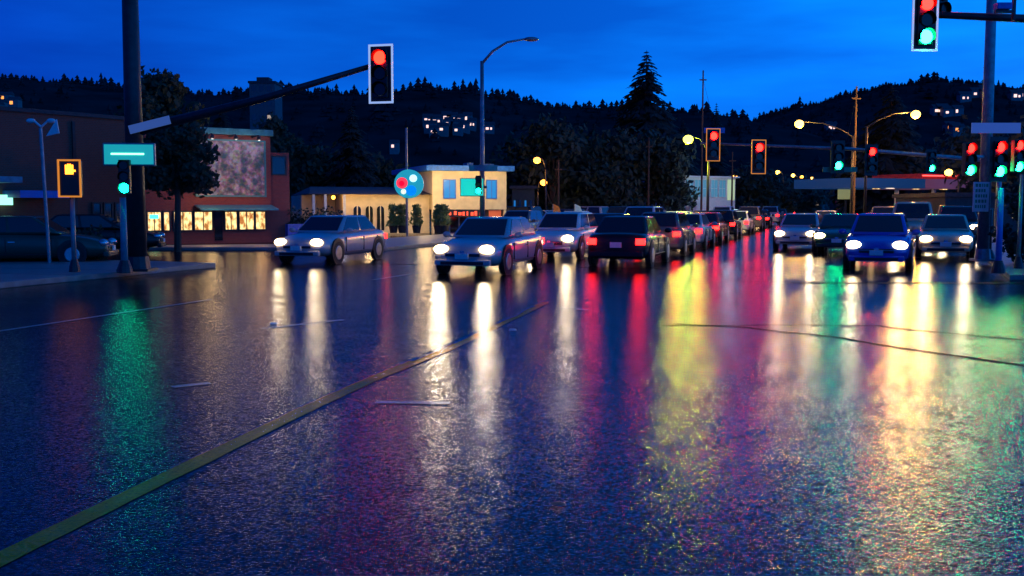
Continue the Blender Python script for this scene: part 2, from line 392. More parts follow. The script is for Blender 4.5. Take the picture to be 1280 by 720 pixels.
for k, (HH, px, py, em) in enumerate(HOUSES):
    p = hit(HH, px, py); s = p.y/520*1.15
    p.y -= 9
    where = 'left ridge' if HH is HL else 'right hill'
    t = thing('hillside_house', 'small lit house, number %d from the left among the houses on the %s' % (1 + sorted([h[1:3] for h in HOUSES if h[0] is HH]).index((px, py)), where),
              'house', (p.x, p.y, p.z - 1.5*s), 0, 'lit houses among the trees on the hills')
    w = random.uniform(3.5, 5)*s
    MB().b2(-w/2, w/2, -2*s, 2*s, -3*s, 2.6*s).build('wall', wallm, t)
    MB().add([(-w*.55,-2.3*s,2.6*s),(w*.55,-2.3*s,2.6*s),(w*.55,2.3*s,2.6*s),(-w*.55,2.3*s,2.6*s),(-w*.55,0,4*s),(w*.55,0,4*s)], [(0,1,5,4),(2,3,4,5),(0,4,3),(1,2,5),(0,3,2,1)]).build('roof', M_ROOF, t)
    ww = random.uniform(.7, 1.5)*s
    MB().b2(-w*.3, -w*.3+ww, -2.03*s, -1.98*s, .6*s, (1.5+random.random()*.5)*s).build('window', em, t)
    if random.random() < .5: MB().b2(w*.12, w*.12+ww*.6, -2.03*s, -1.98*s, .6*s, 1.5*s).build('window', em, t)

# ------------------------------------------------------------------ trees
def conifer(loc, h, r, label, group='dark conifers behind the road', seed=1, tiers=46, dens=10):
    random.seed(seed); t = thing('conifer_tree', label, 'tree', loc, 0, group)
    MB().tube([(0,0,0),(0,0,h*.5),(0,0,h*.97)], [h*.018,h*.011,.02], 8).build('trunk', M_BARK, t)
    mb = MB()
    for i in range(tiers):
        f = i/tiers; z = h*(.07 + .91*f); rr = r*(1-f)**.85*(1 + .16*math.sin(i*2.3)) + .06
        for k in range(dens):
            if random.random() < .12: continue
            a = random.random()*6.283; q = rr*random.uniform(.55, 1.12); w = q*.26 + .1
            n = 5; up = .25*q
            px0 = Vector((0, 0, z + up*.5))
            for j in range(n):
                g0, g1 = j/n, (j+1)/n
                for sgn in (-1, 1, 0):
                    b = a + sgn*random.uniform(.10, .34)
                    d0 = Vector((math.cos(a)*q*g0, math.sin(a)*q*g0, up*.5 - q*.34*g0*g0 + z))
                    tip = Vector((math.cos(b)*q*(g1+.10), math.sin(b)*q*(g1+.10), up*.5 - q*.36*g1*g1 + z - random.uniform(.0, .10)*q - .05))
                    wd = Vector((-math.sin(b), math.cos(b), random.uniform(-.5,.5)))*w*.22
                    mid = d0.lerp(tip, .5)
                    mb.add([d0, mid+wd, tip, mid-wd-Vector((0,0,w*.2))], [(0,1,2,3)])
    mb.build('crown', M_NEEDLE, t)
    return t
def leafy(loc, h, r, label, group=None, seed=1, n=3600, trunk=.3, m=None, leaf=.16, zs=1.0):
    random.seed(seed); t = thing('leafy_tree', label, 'tree', loc, 0, group)
    mb = MB().tube([(0,0,0),(.05,0,h*trunk),(.1,.05,h*.6)], [h*.03,h*.022,h*.01], 8)
    cl = []
    for k in range(22):
        a = random.random()*6.283; e = random.uniform(0, 1)
        z = h*trunk + (h*(1-trunk))*e*.92; q = r*math.sin(math.pi*min(.97, .18+.75*e))*random.uniform(.15, .85)
        c = Vector((math.cos(a)*q, math.sin(a)*q, z)); cl.append((c, r*random.uniform(.22, .42)))
        if k < 11: mb.tube([(.03,0,h*trunk*random.uniform(.8,1.4)), c*.5+Vector((0,0,z*.35)), c], [h*.012, h*.007, .01], 5)
    mb.build('trunk', M_BARK, t)
    mb = MB()
    for k in range(n):
        c, cr_ = cl[k % len(cl)]
        d = Vector((random.gauss(0,1), random.gauss(0,1), random.gauss(0,.75))); d = d.normalized()*cr_*random.uniform(.45, 1.12)
        p = c + d; u = Vector((random.gauss(0,1), random.gauss(0,1), random.gauss(0,1))).normalized(); w = u.orthogonal().normalized()
        s = leaf*random.uniform(.6, 1.4)
        mb.add([p-u*s, p+w*s*.6, p+u*s, p-w*s*.6], [(0,1,2,3)])
    mb.build('crown', m or M_LEAF, t)
    return t
def base(px, Y): p = at(px, 300, Y); return Vector((p.x, Y, 0))
def height(py, Y): return CAMZ + at(640, py, Y).z - CAMZ
for k, (px, py, Y, r, lb, dens) in enumerate([
    (806, 56, 120, 6.8, 'tallest conifer, standing alone against the blue sky above the middle of the road', 18),
    (893, 124, 150, 3.4, 'smaller pointed conifer behind the red signal on the long mast arm', 9),
    (1110, 102, 100, 6.0, 'broad dark conifer left of the steel pole below the right hill', 12),
    (441, 128, 95, 3.6, 'dark conifer behind the low wing of the cream building', 11),
    (775, 132, 125, 4.2, 'dark conifer just left of the tallest conifer', 9),
    (742, 150, 118, 4.6, 'shorter conifer left of the middle of the tree belt', 9),
    (852, 146, 130, 4.2, 'conifer just right of the tallest conifer', 9),
    (830, 140, 128, 3.8, 'narrow conifer touching the right flank of the tallest conifer', 9),
    (280, 122, 90, 3.0, 'conifer rising behind the mural building', 9),
    (1134, 150, 120, 4.2, 'low conifer at the right foot of the round hill', 8)]):
    conifer(base(px, Y), height(py, Y), r, lb, seed=k+3, dens=dens)
GT = 'leafy trees behind the parked cars'
for k, (px, py, Y, r, lb) in enumerate([
    (655, 178, 100, 4.2, 'dark leafy tree beside the right wall of the cream building'),
    (690, 160, 96, 4.6, 'leafy tree lit from within by the orange street lamp'),
    (722, 156, 100, 5.0, 'rounded leafy tree between the orange lamp and the tallest conifer'),
    (765, 170, 98, 4.8, 'leafy tree in front of the tall conifers behind the parked cars'),
    (808, 168, 102, 5.2, 'widest leafy tree, below the tallest conifer'),
    (843, 176, 104, 4.4, 'leafy tree left of the pale lit shop'),
    (935, 215, 120, 4.2, 'leafy tree right of the pale lit shop glowing yellow green'),
    (962, 222, 125, 4.0, 'leafy tree under the red signal with a bright rim'),
    (1000, 224, 150, 4.8, 'leafy tree left of the far end of the road'),
    (1080, 200, 100, 3.8, 'dark leafy tree behind the yellow panel sign'),
    (1150, 205, 110, 5.5, 'dark leafy tree behind the service station canopy'),
    (1215, 170, 90, 5.5, 'large dark tree behind the twin red signals'),
    (1262, 150, 80, 5.5, 'large dark tree at the right edge behind the green signal'),
    (395, 175, 110, 4.5, 'dark tree between the mural building and the cream building'),
    (480, 195, 105, 4.5, 'low dark tree behind the roof of the cream wing')]):
    leafy(base(px, Y), height(py, Y), r, lb, GT, seed=k+50, n=2600, leaf=.34, trunk=.12)
leafy(base(222, 39), height(152, 39), 1.75, 'dense street tree standing before the lit diner windows', seed=91, n=6500, leaf=.11, trunk=.46)
leafy(base(206, 62), height(98, 62), 3.2, 'tall tree behind the dark signal pole on the left', seed=92, n=5000, leaf=.2)
leafy(base(1283, 29), height(196, 29), .95, 'dark bush tree at the right edge behind the slim signal pole', seed=93, n=4200, leaf=.08, trunk=.08)
leafy(base(350, 100), height(150, 100), 4, 'dark tree below the apartment tower', seed=94, n=3000, leaf=.3)

# ------------------------------------------------------------------ buildings
def frame_xy(pxl, Yl, pxr, Yr):
    """local frame of a facade running from left to right ground points"""
    a, b = base(pxl, Yl), base(pxr, Yr); d = b - a
    return a, d.length, math.atan2(d.y, d.x)
def hz(py, Y): return at(640, py, Y).z
def win(t, x0, x1, z0, z1, m, y=0, fm=None, bars=1, hb=0):
    f = MB(); fw = .06
    for a, b, c, d in ((x0-fw, x0, z0-fw, z1+fw), (x1, x1+fw, z0-fw, z1+fw), (x0, x1, z1, z1+fw), (x0, x1, z0-fw, z0)):
        f.b2(a, b, y-.07, y+.02, c, d)
    for k in range(1, bars): xx = x0+(x1-x0)*k/bars; f.b2(xx-.02, xx+.02, y-.05, y-.01, z0, z1)
    for k in range(hb): zz = z0+(z1-z0)*(k+1)/(hb+1); f.b2(x0, x1, y-.047, y-.012, zz-.02, zz+.02)
    w = f.build('window', fm or M_DGREY, t)
    MB().b2(x0, x1, y-.03, y-.005, z0, z1).build('pane', m, w)
    return w
# -- the big dark red hall on the left
a, ln, rz = frame_xy(-150, 33, 178, 41)
H1 = hz(143, 38)
t = thing('brick_hall', 'large windowless dark red brick hall behind the parked cars at far left', 'building', a, rz)
MB().b2(0, ln, 0, 16, 0, H1).build('wall', M_BRICK, t)
MB().b2(-.1, ln+.1, -.1, 16.1, H1, H1+.14).build('parapet', M_ROOF, t)
MB().b2(ln*.70, ln*.70+.12, -.06, -.004, 0, H1-.2).build('downpipe', M_DGREY, t)
MB().b2(ln*.30, ln*.30+.10, -.06, -.004, 0, H1-.2).build('downpipe', M_DGREY, t)
MB().b2(ln*.42, ln*.62, -1.1, -.01, 2.0, 2.25).build('canopy', M_SIGNB, t)
MB().b2(ln*.05, ln*.40, -1.6, -.01, 2.5, 2.7).build('awning', M_TEALP, t)
w = win(t, ln*.10, ln*.16, 1.2, 2.0, E_WARMWIN)
win(t, ln*.33, ln*.38, 1.0, 2.1, E_DIMWIN)
MB().b2(ln*.395, ln*.44, -.3, -.18, 1.75, 2.1).build('lit_sign', E('pale_green_sign', (.3, 1, .6), 1.6), t)
for k in range(4):
    win(t, ln*(.78+.05*k), ln*(.81+.05*k), .8, 1.8, M_GLASS)
# -- diner with the mural
a, ln, rz = frame_xy(168, 46, 366, 50)
Z = lambda py: hz(py, 48)
t = thing('diner_building', 'two storey diner with warm lit windows and a pale mural over its awning', 'building', a, rz)
xl = lambda px: (px-168)/198*ln
MB().b2(0, xl(338), 0, 9, 0, Z(168)).build('wall', M_BRICK2, t)
MB().b2(xl(338)+.01, ln, .3, 8, 0, Z(188)).build('side_wall', M_BRICK2, t)
MB().b2(xl(238), xl(340), -.25, 9.1, Z(168), Z(160)).build('cornice', M_GREENTRIM, t, bevel=.03)
MB().b2(0, xl(237), -.1, 9.1, Z(168), Z(166)).build('parapet', M_ROOF, t)
# mural
mm = D.materials.new('mural_paint'); mm.use_nodes = True; n_ = mm.node_tree.nodes; l_ = mm.node_tree.links
t_ = n_.new('ShaderNodeTexCoord'); v_ = n_.new('ShaderNodeTexVoronoi'); v_.inputs['Scale'].default_value = 9; z_ = n_.new('ShaderNodeTexNoise'); z_.inputs['Scale'].default_value = 3.2; z_.inputs['Detail'].default_value = 8
l_.new(t_.outputs['Object'], v_.inputs[0]); l_.new(t_.outputs['Object'], z_.inputs[0])
c_ = n_.new('ShaderNodeValToRGB'); ee = c_.color_ramp.elements; ee[0].position = .38; ee[0].color = (.06, .11, .12, 1); ee[1].position = .62; ee[1].color = (.42, .36, .34, 1)
x_ = ee.new(.5); x_.color = (.24, .17, .18, 1)
mx = n_.new('ShaderNodeMixRGB'); mx.blend_type = 'OVERLAY'; mx.inputs[0].default_value = .35
l_.new(z_.outputs[0], c_.inputs[0]); l_.new(c_.outputs[0], mx.inputs[1]); l_.new(v_.outputs['Color'], mx.inputs[2])
l_.new(mx.outputs[0], n_['Principled BSDF'].inputs['Base Color']); n_['Principled BSDF'].inputs['Roughness'].default_value = .7
mu = MB().b2(xl(243), xl(328), -.16, -.01, Z(244), Z(176)).build('mural', mm, t)
f = MB()
for q in ((xl(241), xl(243), Z(246), Z(174)), (xl(328), xl(330), Z(246), Z(174)), (xl(243), xl(328), Z(176), Z(174)), (xl(243), xl(328), Z(246), Z(244))):
    f.b2(q[0], q[1], -.2, -.012, q[2], q[3])
f.build('mural_frame', M_GREENTRIM, t)
for q in (256, 285, 314):
    fl = MB().tube([(xl(q), -.02, Z(170)), (xl(q), -.9, Z(169)), (xl(q), -1.0, Z(172))], .03, 6).ball((xl(q), -1.0, Z(173)), .10).build('mural_lamp', M_DGREY, t)
    lamp(fl, (xl(q), -1.0, Z(176)), 13, (1, .80, .72), 'POINT', .1)
MB().add([(xl(240), -.02, Z(256)), (xl(338), -.02, Z(256)), (xl(338), -1.0, Z(261)), (xl(240), -1.0, Z(261)), (xl(240), -.02, Z(257)), (xl(338), -.02, Z(257)), (xl(338), -1.0, Z(263)), (xl(240), -1.0, Z(263))],
         [(0,1,2,3),(4,7,6,5),(0,3,7,4),(1,5,6,2),(3,2,6,7),(0,4,5,1)]).build('awning', M_TEALP, t)
for q0, q1 in ((176, 180), (184, 199), (203, 209), (215, 236), (240, 261), (278, 292), (296, 314), (317, 329)):
    win(t, xl(q0), xl(q1), Z(287), Z(265), E_WARMWIN, bars=2 if q1-q0 > 12 else 1)
MB().b2(xl(264), xl(274), -.06, -.01, .13, Z(265)).build('door', M_GLASS, t)
MB().b2(xl(186), xl(196), -.12, -.05, Z(273), Z(268)).build('lit_sign', E('green_open_sign', (.05, 1, .5), 2.2), t)
win(t, xl(343), xl(360), Z(216), Z(194), M_GLASS, y=.3)
lamp(t, (xl(250), -1.6, 2.2), 40, (1, .62, .25), 'POINT', .2)
lamp(t, (xl(310), -1.6, 2.2), 25, (1, .5, .2), 'POINT', .2)
# -- apartment tower
p = base(331, 190); zt = hz(97, 190)
t = thing('apartment_tower', 'tall narrow apartment tower with two lit windows rising above the trees', 'building', p, 0)
MB().b2(-2.3, 2.3, 0, 6, 0, zt-1).build('wall', mat('tower_concrete', (.10, .10, .11), .8), t)
MB().b2(-2.5, 2.5, -.2, 6.2, zt-1, zt-.6).build('roof', M_ROOF, t); MB().b2(-1.2, 1.0, 1, 4, zt-.6, zt+.2).build('penthouse', M_ROOF, t)
for i in range(7):
    for j in range(3):
        em = E_DIMWIN if (i, j) in ((6, 0), (6, 1), (2, 2)) else M_GLASS
        MB().b2(-1.9+1.4*j, -1.9+1.4*j+.8, -.05, -.01, zt-2.4-2.6*i, zt-1.5-2.6*i).build('window', em, t)
# -- cream building: low wing and two storey block
a, ln, rz = frame_xy(385, 64, 537, 66.4)
Z = lambda py: hz(py, 65)
xl = lambda px: (px-385)/152*ln
t = thing('cream_building', 'cream stucco building with blue roof edge, two storey block and low wing', 'building', a, rz)
MB().b2(xl(428), ln, 0, 9, 0, Z(243)).build('wing_wall', M_CREAM, t)
MB().add([(xl(385), -.9, Z(243)), (ln, -.9, Z(243)), (ln, 4.5, Z(232)), (xl(400), 4.5, Z(232)), (ln, 9, Z(243)), (xl(385), 9, Z(243))], [(0,1,2,3),(2,4,5,3),(0,3,5),(0,5,4,1),(1,4,2)]).build('roof', M_ROOF, t)
for q in (389, 403, 426): MB().b2(xl(q), xl(q)+.16, -.8, -.64, .0, Z(243)-.02).build('porch_post', M_SIGNW, t)
MB().b2(xl(385), xl(428)-.02, 3, 8.9, 0, Z(243)-.03).build('porch_wall', M_CREAM, t)
for q in (441, 456, 470):
    x0, x1 = xl(q), xl(q+9); zc = Z(262); mb = MB(); out = [(x0, Z(288)), (x1, Z(288))]
    r_ = (x1-x0)/2
    out += [((x0+x1)/2 + r_*math.cos(th), zc + r_*math.sin(th)) for th in [math.pi*k/10 for k in range(11)]]
    vs = [(x, -.05, z) for x, z in out] + [(x, -.005, z) for x, z in out]; n = len(out)
    mb.add(vs, [tuple(range(n)), tuple(range(n, 2*n))[::-1]] + [(i, (i+1)%n, n+(i+1)%n, n+i) for i in range(n)])
    w = mb.build('arched_window', M_GLASS, t); MB().b2((x0+x1)/2-.03, (x0+x1)/2+.03, -.08, -.052, Z(288), zc+r_).build('frame', M_CREAM, w)
# two storey block in the same frame
xr = lambda px: ln + (px-537)/152*ln
B0, B1 = ln+.01, xr(634)
MB().b2(B0, B1, -.8, 9, Z(262), Z(213)).build('upper_wall', M_CREAM, t)
MB().b2(B0, B1, 1.6, 8.9, 0, Z(262)-.003).build('shop_wall', mat('shop_wall_grey', (.10, .10, .11), .7), t)
MB().b2(B0-.5, B1+.4, -1.3, 9.4, Z(213)+.003, Z(206)).build('roof_edge', M_BLUEROOF, t, bevel=.04)
for q in (537, 631): MB().b2(xr(q), xr(q+3)-.02, -.78, -.5, 0, Z(262)-.004).build('pillar', M_CREAM, t)
for q0, q1 in ((552, 566), (608, 620)): win(t, xr(q0), xr(q1), Z(247), Z(225), E_BLUEWIN, y=-.8, fm=M_SIGNB, bars=2)
for q0, q1 in ((562, 570), (572, 583), (585, 596), (606, 614), (616, 628)):
    win(t, xr(q0), xr(q1), Z(292), Z(272), M_GLASS, y=1.6, fm=M_GREY)
MB().b2(xr(540), xr(547), 1.5, 1.59, .05, Z(268)).build('door', M_TEALP, t)
sg = MB().b2(xr(556), xr(602), -.78, -.62, Z(271), Z(263)).build('sign_board', M_BLACK, t)
random.seed(5); mb = MB(); x = xr(558)
while x < xr(600):                    # worn red lettering too blurred to read: upright strokes only
    w_ = random.uniform(.08, .2); z0 = Z(270)+random.uniform(0, .06); mb.b2(x, x+w_, -.80, -.783, z0, Z(264)-random.uniform(0, .08)); x += w_+random.uniform(.06, .2)
mb.build('lettering', E('red_neon', (1, .08, .03), 1.4), sg)
MB().b2(xr(612), xr(628), -.6, -.5, Z(274), Z(263)).build('menu_board', E('brown_menu_light', (.5, .1, .03), .5), t)
MB().b2(xr(615), xr(627), .3, 1.2, 0, Z(276)).build('green_bin', M_SIGNG, t, bevel=.1)
for (x, y, z, e_, c) in ((xl(415), -.5, 2.0, 30, (1, .5, .15)), (xl(455), -2.2, 2.4, 140, (1, .62, .25)), (xr(520), -2.4, 2.6, 150, (1, .65, .28)), (xr(558), -3.6, 3.6, 200, (1, .68, .3)), (xr(604), -3.6, 3.6, 200, (1, .68, .3)), (xr(585), 0, 2.0, 20, (1, .6, .3))):
    lamp(t, (x, y, z), e_, c, 'POINT', .25)
MB().ball((xl(415), -.5, 2.25), .12).build('porch_lamp', E_LAMPO, t)
MB().b2(xr(584), xr(592), -.5, .5, Z(206), Z(202)).b2(xr(604), xr(620), -.4, .3, Z(206), Z(203)).build('roof_unit', M_GREY, t)
# potted plants by the cream building
for k, (px, lb) in enumerate([(492, 'spiky potted plant below the round sign'), (503, 'tall potted shrub left of the shop pillar'), (555, 'leafy potted plant at the shop door'), (548, 'small potted plant beside the teal door'), (521, 'bushy potted plant against the cream wall')]):
    b_ = base(px, 61.5); pt = thing('potted_plant', lb, 'plant', (b_.x, b_.y, .13), 0, 'potted plants before the cream building')
    MB().tube([(0,0,0),(0,0,.45)], [.2,.28], 12).build('pot', M_BARK, pt)
    mb = MB(); random.seed(k)
    for j in range(260):
        a_ = random.random()*6.28; h_ = .45 + random.random()*1.2; q = .45*random.random()*(1.2-.4*h_)
        c = Vector((math.cos(a_)*q, math.sin(a_)*q, h_)); u = Vector((random.gauss(0,1), random.gauss(0,1), random.gauss(.6,1))).normalized()*.14; w = u.orthogonal()*.4
        mb.add([c-u, c+w, c+u, c-w], [(0,1,2,3)])
    mb.build('foliage', mat('bright_leaf', (.16, .2, .05), .6), pt)
# round sign on a tall pole
p = base(509, 57)
t = thing('round_sign', 'big round teal sign with a red disc on a tall thin pole', 'sign', p, 0)
MB().tube([(0,0,0),(0,0,hz(160,57))], .07, 10).build('pole', M_GREY, t)
zc = hz(230, 57)
o = MB().disc((.14, -.32, 0), .78, .24, n=36).build('sign_face', E('teal_face', (.015, .33, .40), .75), t); o.scale = (1.02, 1, 1); o.location = (0, 0, zc)
def disc_part(name, x, z, r, y, m, par): 
    o = MB().disc((x, y, z), r, .02, n=24).build(name, m, par); return o
disc_part('red_disc', -.22, .05, .30, -.345, E('red_face', (.9, .03, .05), 1.3), o); disc_part('pink_disc', -.24, .02, .15, -.366, E('red_core', (1, .0, .02), 1.0), o)
disc_part('white_disc', .38, .30, .20, -.345, E('white_face', (.6, .95, .9), 1.1), o); disc_part('blue_disc', .26, -.36, .28, -.343, E('blue_face', (.0, .22, .75), .9), o); disc_part('pale_disc', -.14, -.42, .14, -.365, E('pale_face', (.75, .8, .6), 1.0), o)
MB().tube([(0,-.05,zc),(0,-.05,zc)],.1) 
for z_ in (-.5, .5): MB().b2(-.1, .3, -.09, .05, zc+z_-.03, zc+z_+.03).build('bracket', M_GREY, t)
# blue planter wall
a, ln, rz = frame_xy(360, 50, 432, 53)
t = thing('planter_wall', 'low blue planter wall with shrubs between diner and cream building', 'planter', a, rz)
MB().b2(0, ln, 0, .5, 0, .85).build('wall', mat('blue_planter_paint', (.008, .06, .42), .5), t, bevel=.02)
mb = MB(); random.seed(9)
for j in range(900):
    c = Vector((random.uniform(.1, ln-.1), random.uniform(.08, .42), .85+random.random()*random.random()*.9)); u = Vector((random.gauss(0,1), random.gauss(0,1), random.gauss(0,1))).normalized()*.09; w = u.orthogonal()*.6
    mb.add([c-u, c+w, c+u, c-w], [(0,1,2,3)])
mb.build('shrubs', M_LEAF, t)
lamp(t, (ln*.5, -1.5, 1.6), 30, (.6, .7, 1), 'POINT', .2)
# pale lit shop far right
a, ln, rz = frame_xy(855, 105, 918, 108)
Z = lambda py: hz(py, 106)
t = thing('pale_shop', 'small pale glass fronted shop lit blue and white beside the far road', 'building', a, rz)
MB().b2(0, ln, 0, 8, 0, Z(222)).build('wall', M_SIGNW, t); MB().b2(-.2, ln+.2, -.5, 8.2, Z(222), Z(220)).build('roof', M_SIGNW, t)
for k in range(5):
    x0 = ln*(.03+.16*k); win(t, x0, x0+ln*.13, Z(246), Z(225), E('teal_shop_glass', (.10, .32, .42), .30), fm=M_SIGNW, bars=2, hb=1)
MB().b2(ln*.84, ln*.985, -.05, -.01, Z(250), Z(224)).build('lit_panel', E('greenish_panel', (.55, .7, .38), .45), t)
lamp(t, (ln*.4, -4, 4.5), 160, (.6, .9, 1), 'POINT', .3)
# yellow panel sign, service station canopy
p = base(1056, 95); t = thing('panel_sign', 'tall dim yellow panel sign below the far green signal', 'sign', p, 0)
MB().b2(-.08, .08, -.08, .08, 0, hz(250, 95)).build('pole', M_DGREY, t); MB().b2(-.72, .72, -.12, .12, hz(249, 95), hz(223, 95)).build('sign_face', E('olive_panel_light', (.42, .44, .16), .32), t)
a, ln, rz = frame_xy(1066, 82, 1222, 88)
t = thing('station_canopy', 'flat service station canopy with blue and pink edge on slim posts', 'canopy', a, rz)
MB().b2(0, ln*.55, 0, 7, hz(235, 84), hz(223, 84)).build('blue_fascia', E('blue_canopy_light', (.01, .06, .2), .3), t)
MB().b2(ln*.55+.01, ln, 0, 7, hz(235, 84), hz(223, 84)).build('pink_fascia', E('pink_canopy_light', (.16, .06, .13), .35), t)
MB().b2(ln*.56, ln*.95, 1, 6, hz(222.5, 84), hz(216, 84)).build('roof_box', M_RED, t)
MB().b2(ln*.60, ln*.92, .9, .99, hz(219, 84), hz(217.5, 84)).build('red_tube', E('red_tube_light', (1, .1, .08), 2), t)
for q in (.06, .4, .7, .96): MB().b2(ln*q, ln*q+.25, 1, 1.25, 0, hz(235, 84)).build('post', M_SIGNW, t)
for q in (.3, .62, .85): MB().b2(ln*q, ln*q+.6, 2, 2.3, hz(235, 84)-.05, hz(235, 84)-.01).build('lamp', E_WARMWIN, t)
lamp(t, (ln*.5, 3, 2.8), 25, (1, .75, .5), 'POINT', .4)
# dark shops at the far side of the road, left of the pale shop
for k, (p0, p1, Y, top, lb, em) in enumerate([(640, 668, 84, 236, 'small dark shop with one blue lit window right of the cream building', E_BLUEWIN), (770, 850, 122, 240, 'long low dark store behind the parked cars', E_DIMWIN),
                                        (935, 990, 170, 240, 'low store front glowing yellow beyond the pale shop', E_WARMWIN), (1000, 1034, 230, 246, 'far low building beside the vanishing road', E_DIMWIN),
                                        (1070, 1150, 120, 238, 'low dark store behind the service station', E_DIMWIN), (1180, 1330, 62, 246, 'dark low building behind the right pavement', E_DIMWIN)]):
    a, ln, rz = frame_xy(p0, Y, p1, Y); zt = hz(top, Y)
    t = thing('low_store', lb, 'building', a, rz)
    MB().b2(0, ln, 0, 8, 0, zt).build('wall', M_DGREY, t); MB().b2(-.2, ln+.2, -.4, 8.2, zt, zt+.25).build('roof', M_ROOF, t)
    for j in range(4): MB().b2(ln*(.08+.24*j), ln*(.08+.24*j)+ln*.08, -.05, -.01, 1.0, zt*.7).build('window', em if j in (0, 2) else M_GLASS, t)

# ------------------------------------------------------------------ street furniture
def signal(name_lbl, loc, rz=0, lit=('r',), s=1.0, border=None, plate=True, grn=None, group='three lens traffic signals', big=False, red=None):
    """three lens signal head, origin at its middle, facing -y"""
    t = thing('traffic_signal', name_lbl, 'traffic light', loc, rz, group)
    h = MB().b2(-.17*s, .17*s, .0, .2*s, -.53*s, .53*s).build('housing', M_BLACK, t, bevel=.02*s)
    for k, (c, z) in enumerate((('r', .35), ('y', 0), ('g', -.35))):
        m = (red or E_RED) if c == 'r' and 'r' in lit else (grn or E_GRN) if c == 'g' and 'g' in lit else M_DARKLENS
        l = MB().tube([(0, -.005, z*s), (0, -.035*s, z*s)], [.146*s, .13*s], 24).build('lens', m, t)
        vs = []; fs = []; n = 12
        for j in range(n+1):
            th = math.pi*(-.15 + 1.3*j/n)
            for (yy, rr) in ((-.0, .155), (-.15*(1-.25*abs(2*j/n-1)), .162), (-.15*(1-.25*abs(2*j/n-1)), .172), (0, .170)):
                vs.append((rr*s*math.cos(th), yy*s, z*s + rr*s*math.sin(th)))
        for j in range(n):
            for q in range(4): fs.append((j*4+q, j*4+(q+1)%4, (j+1)*4+(q+1)%4, (j+1)*4+q))
        MB().add(vs, fs).build('visor', M_VISOR, h)
    if plate:
        MB().b2(-.29*s, .29*s, .06*s, .075*s, -.65*s, .65*s).build('backplate', M_BLACK, t)
    if border is not None:
        mb = MB(); a, b, w = .29*s, .65*s, (.03 if border is M_RETROY else .045)*s
        for q in ((-a-.0, -a+w, -b, b), (a-w, a, -b, b), (-a+w, a-w, b-w, b), (-a+w, a-w, -b, -b+w)): mb.b2(q[0], q[1], .045*s, .058*s, q[2], q[3])
        mb.build('backplate_border', border, t)
    MB().b2(-.04*s, .04*s, .2*s, .34*s, -.05*s, .25*s).build('bracket', M_DGREY, t)
    return t
def mast(label, foot, h, r, arm_pts, arm_r, m=M_DGREY, group='signal mast poles'):
    t = thing('signal_mast', label, 'pole', foot, 0, group)
    MB().tube([(0,0,0),(0,0,h)], [r, r*.72], 16).build('pole', m, t, smooth=True)
    MB().b2(-r*1.6, r*1.6, -r*1.6, r*1.6, 0, .06).tube([(0,0,.06),(0,0,.35)], [r*1.35, r*1.15], 12).build('base_plate', m, t)
    if arm_pts: MB().tube([Vector(p)-Vector(foot) for p in arm_pts], arm_r, 12).build('arm', m, t, smooth=True)
    return t
# left mast
ft = base(171, 25.4); ft.z = .13
sig = at(475, 78, 23.8)
mast('thick dark signal mast at left reaching over the road', ft, 9.2, .235, [ft+Vector((.1,0,hz(163,25.4)-.13)), at(330, 121, 24.6)+Vector((0,.2,0)), sig+Vector((-.1,.3,0))], [.13,.09,.06])
t = signal('red lit signal with pale border at the tip of the left mast arm', at(475, 92, 23.8), R(-14), ('r',), 1.02, M_RETRO, red=E('mast_red_signal_light', (1, .0026, .001), 55))
t = tag(MB().b2(-.5, .5, -.02, .02, -.1, .1).build('street_sign', mat('pale_blue_plate', (.12,.25,.45), .4, emit=.12, ecol=(.2,.4,.9))), 'small pale plate fixed on the left mast arm beside its pole', 'sign'); t.location = at(187, 156, 25); t.rotation_euler = (0, R(-14), 0)
# teal lit name board and slim signal poles
p = at(161, 193, 24.6)
t = thing('name_board', 'teal lit street name board beside the thick left mast', 'sign', p, R(6))
MB().b2(-.60, .60, 0, .12, -.27, .27).build('case', M_GREY, t, bevel=.03); MB().b2(-.56, .56, -.012, -.002, -.23, .23).build('lit_face', E_TEAL, t)
MB().b2(-.40, .35, -.03, -.014, -.01, .03).build('light_strip', E('pale_teal_strip', (.3, 1, .55), 2.5), t); MB().b2(.05, .15, .12, .7, -.05, .05).build('bracket', M_DGREY, t)
def slim(label, px, Y, top, r=.085, m=M_TEALP, group='slim signal posts', z0=.13):
    f = base(px, Y); f.z = z0; t = thing('signal_post', label, 'pole', f, 0, group)
    MB().tube([(0,0,0),(0,0,hz(top, Y)-z0)], [r, r*.85], 12).build('post', m, t, smooth=True)
    MB().tube([(0,0,0),(0,0,.12),(0,0,.3)], [r*2.2, r*2.0, r*1.2], 12).build('base_plate', M_DGREY, t)
    return t
slim('teal post carrying the green signal under the teal name board', 155, 24.6, 247)
slim('slim grey post carrying the yellow framed walk signal', 92, 25, 247, .06, M_GREY)
t = signal('green lit signal on the teal post under the teal name board', at(155, 221, 24.4), R(4), ('g',), .75, border=None, plate=False, grn=E_GRNS)
p = at(87, 223, 24.9)
t = thing('walk_signal', 'pedestrian signal with glowing yellow frame and orange hand at far left', 'traffic light', p, R(5), 'pedestrian signals')
MB().b2(-.24, .24, 0, .22, -.42, .42).build('housing', M_BLACK, t, bevel=.03)
mb = MB()
for q in ((-.27,-.23,-.45,.45),(.23,.27,-.45,.45),(-.23,.23,.41,.45),(-.23,.23,-.45,-.41)): mb.b2(q[0],q[1],-.03,.0,q[2],q[3])
mb.build('frame', M_RETROY, t)
mb = MB().b2(-.09, .09, -.02, -.004, .10, .24)
for q in range(4): mb.b2(-.09+.05*q, -.06+.05*q, -.02, -.004, .24, .35-.02*abs(q-1.5))
mb.b2(.09, .14, -.02, -.004, .16, .2)
mb.build('hand_symbol', E_ORG, t)
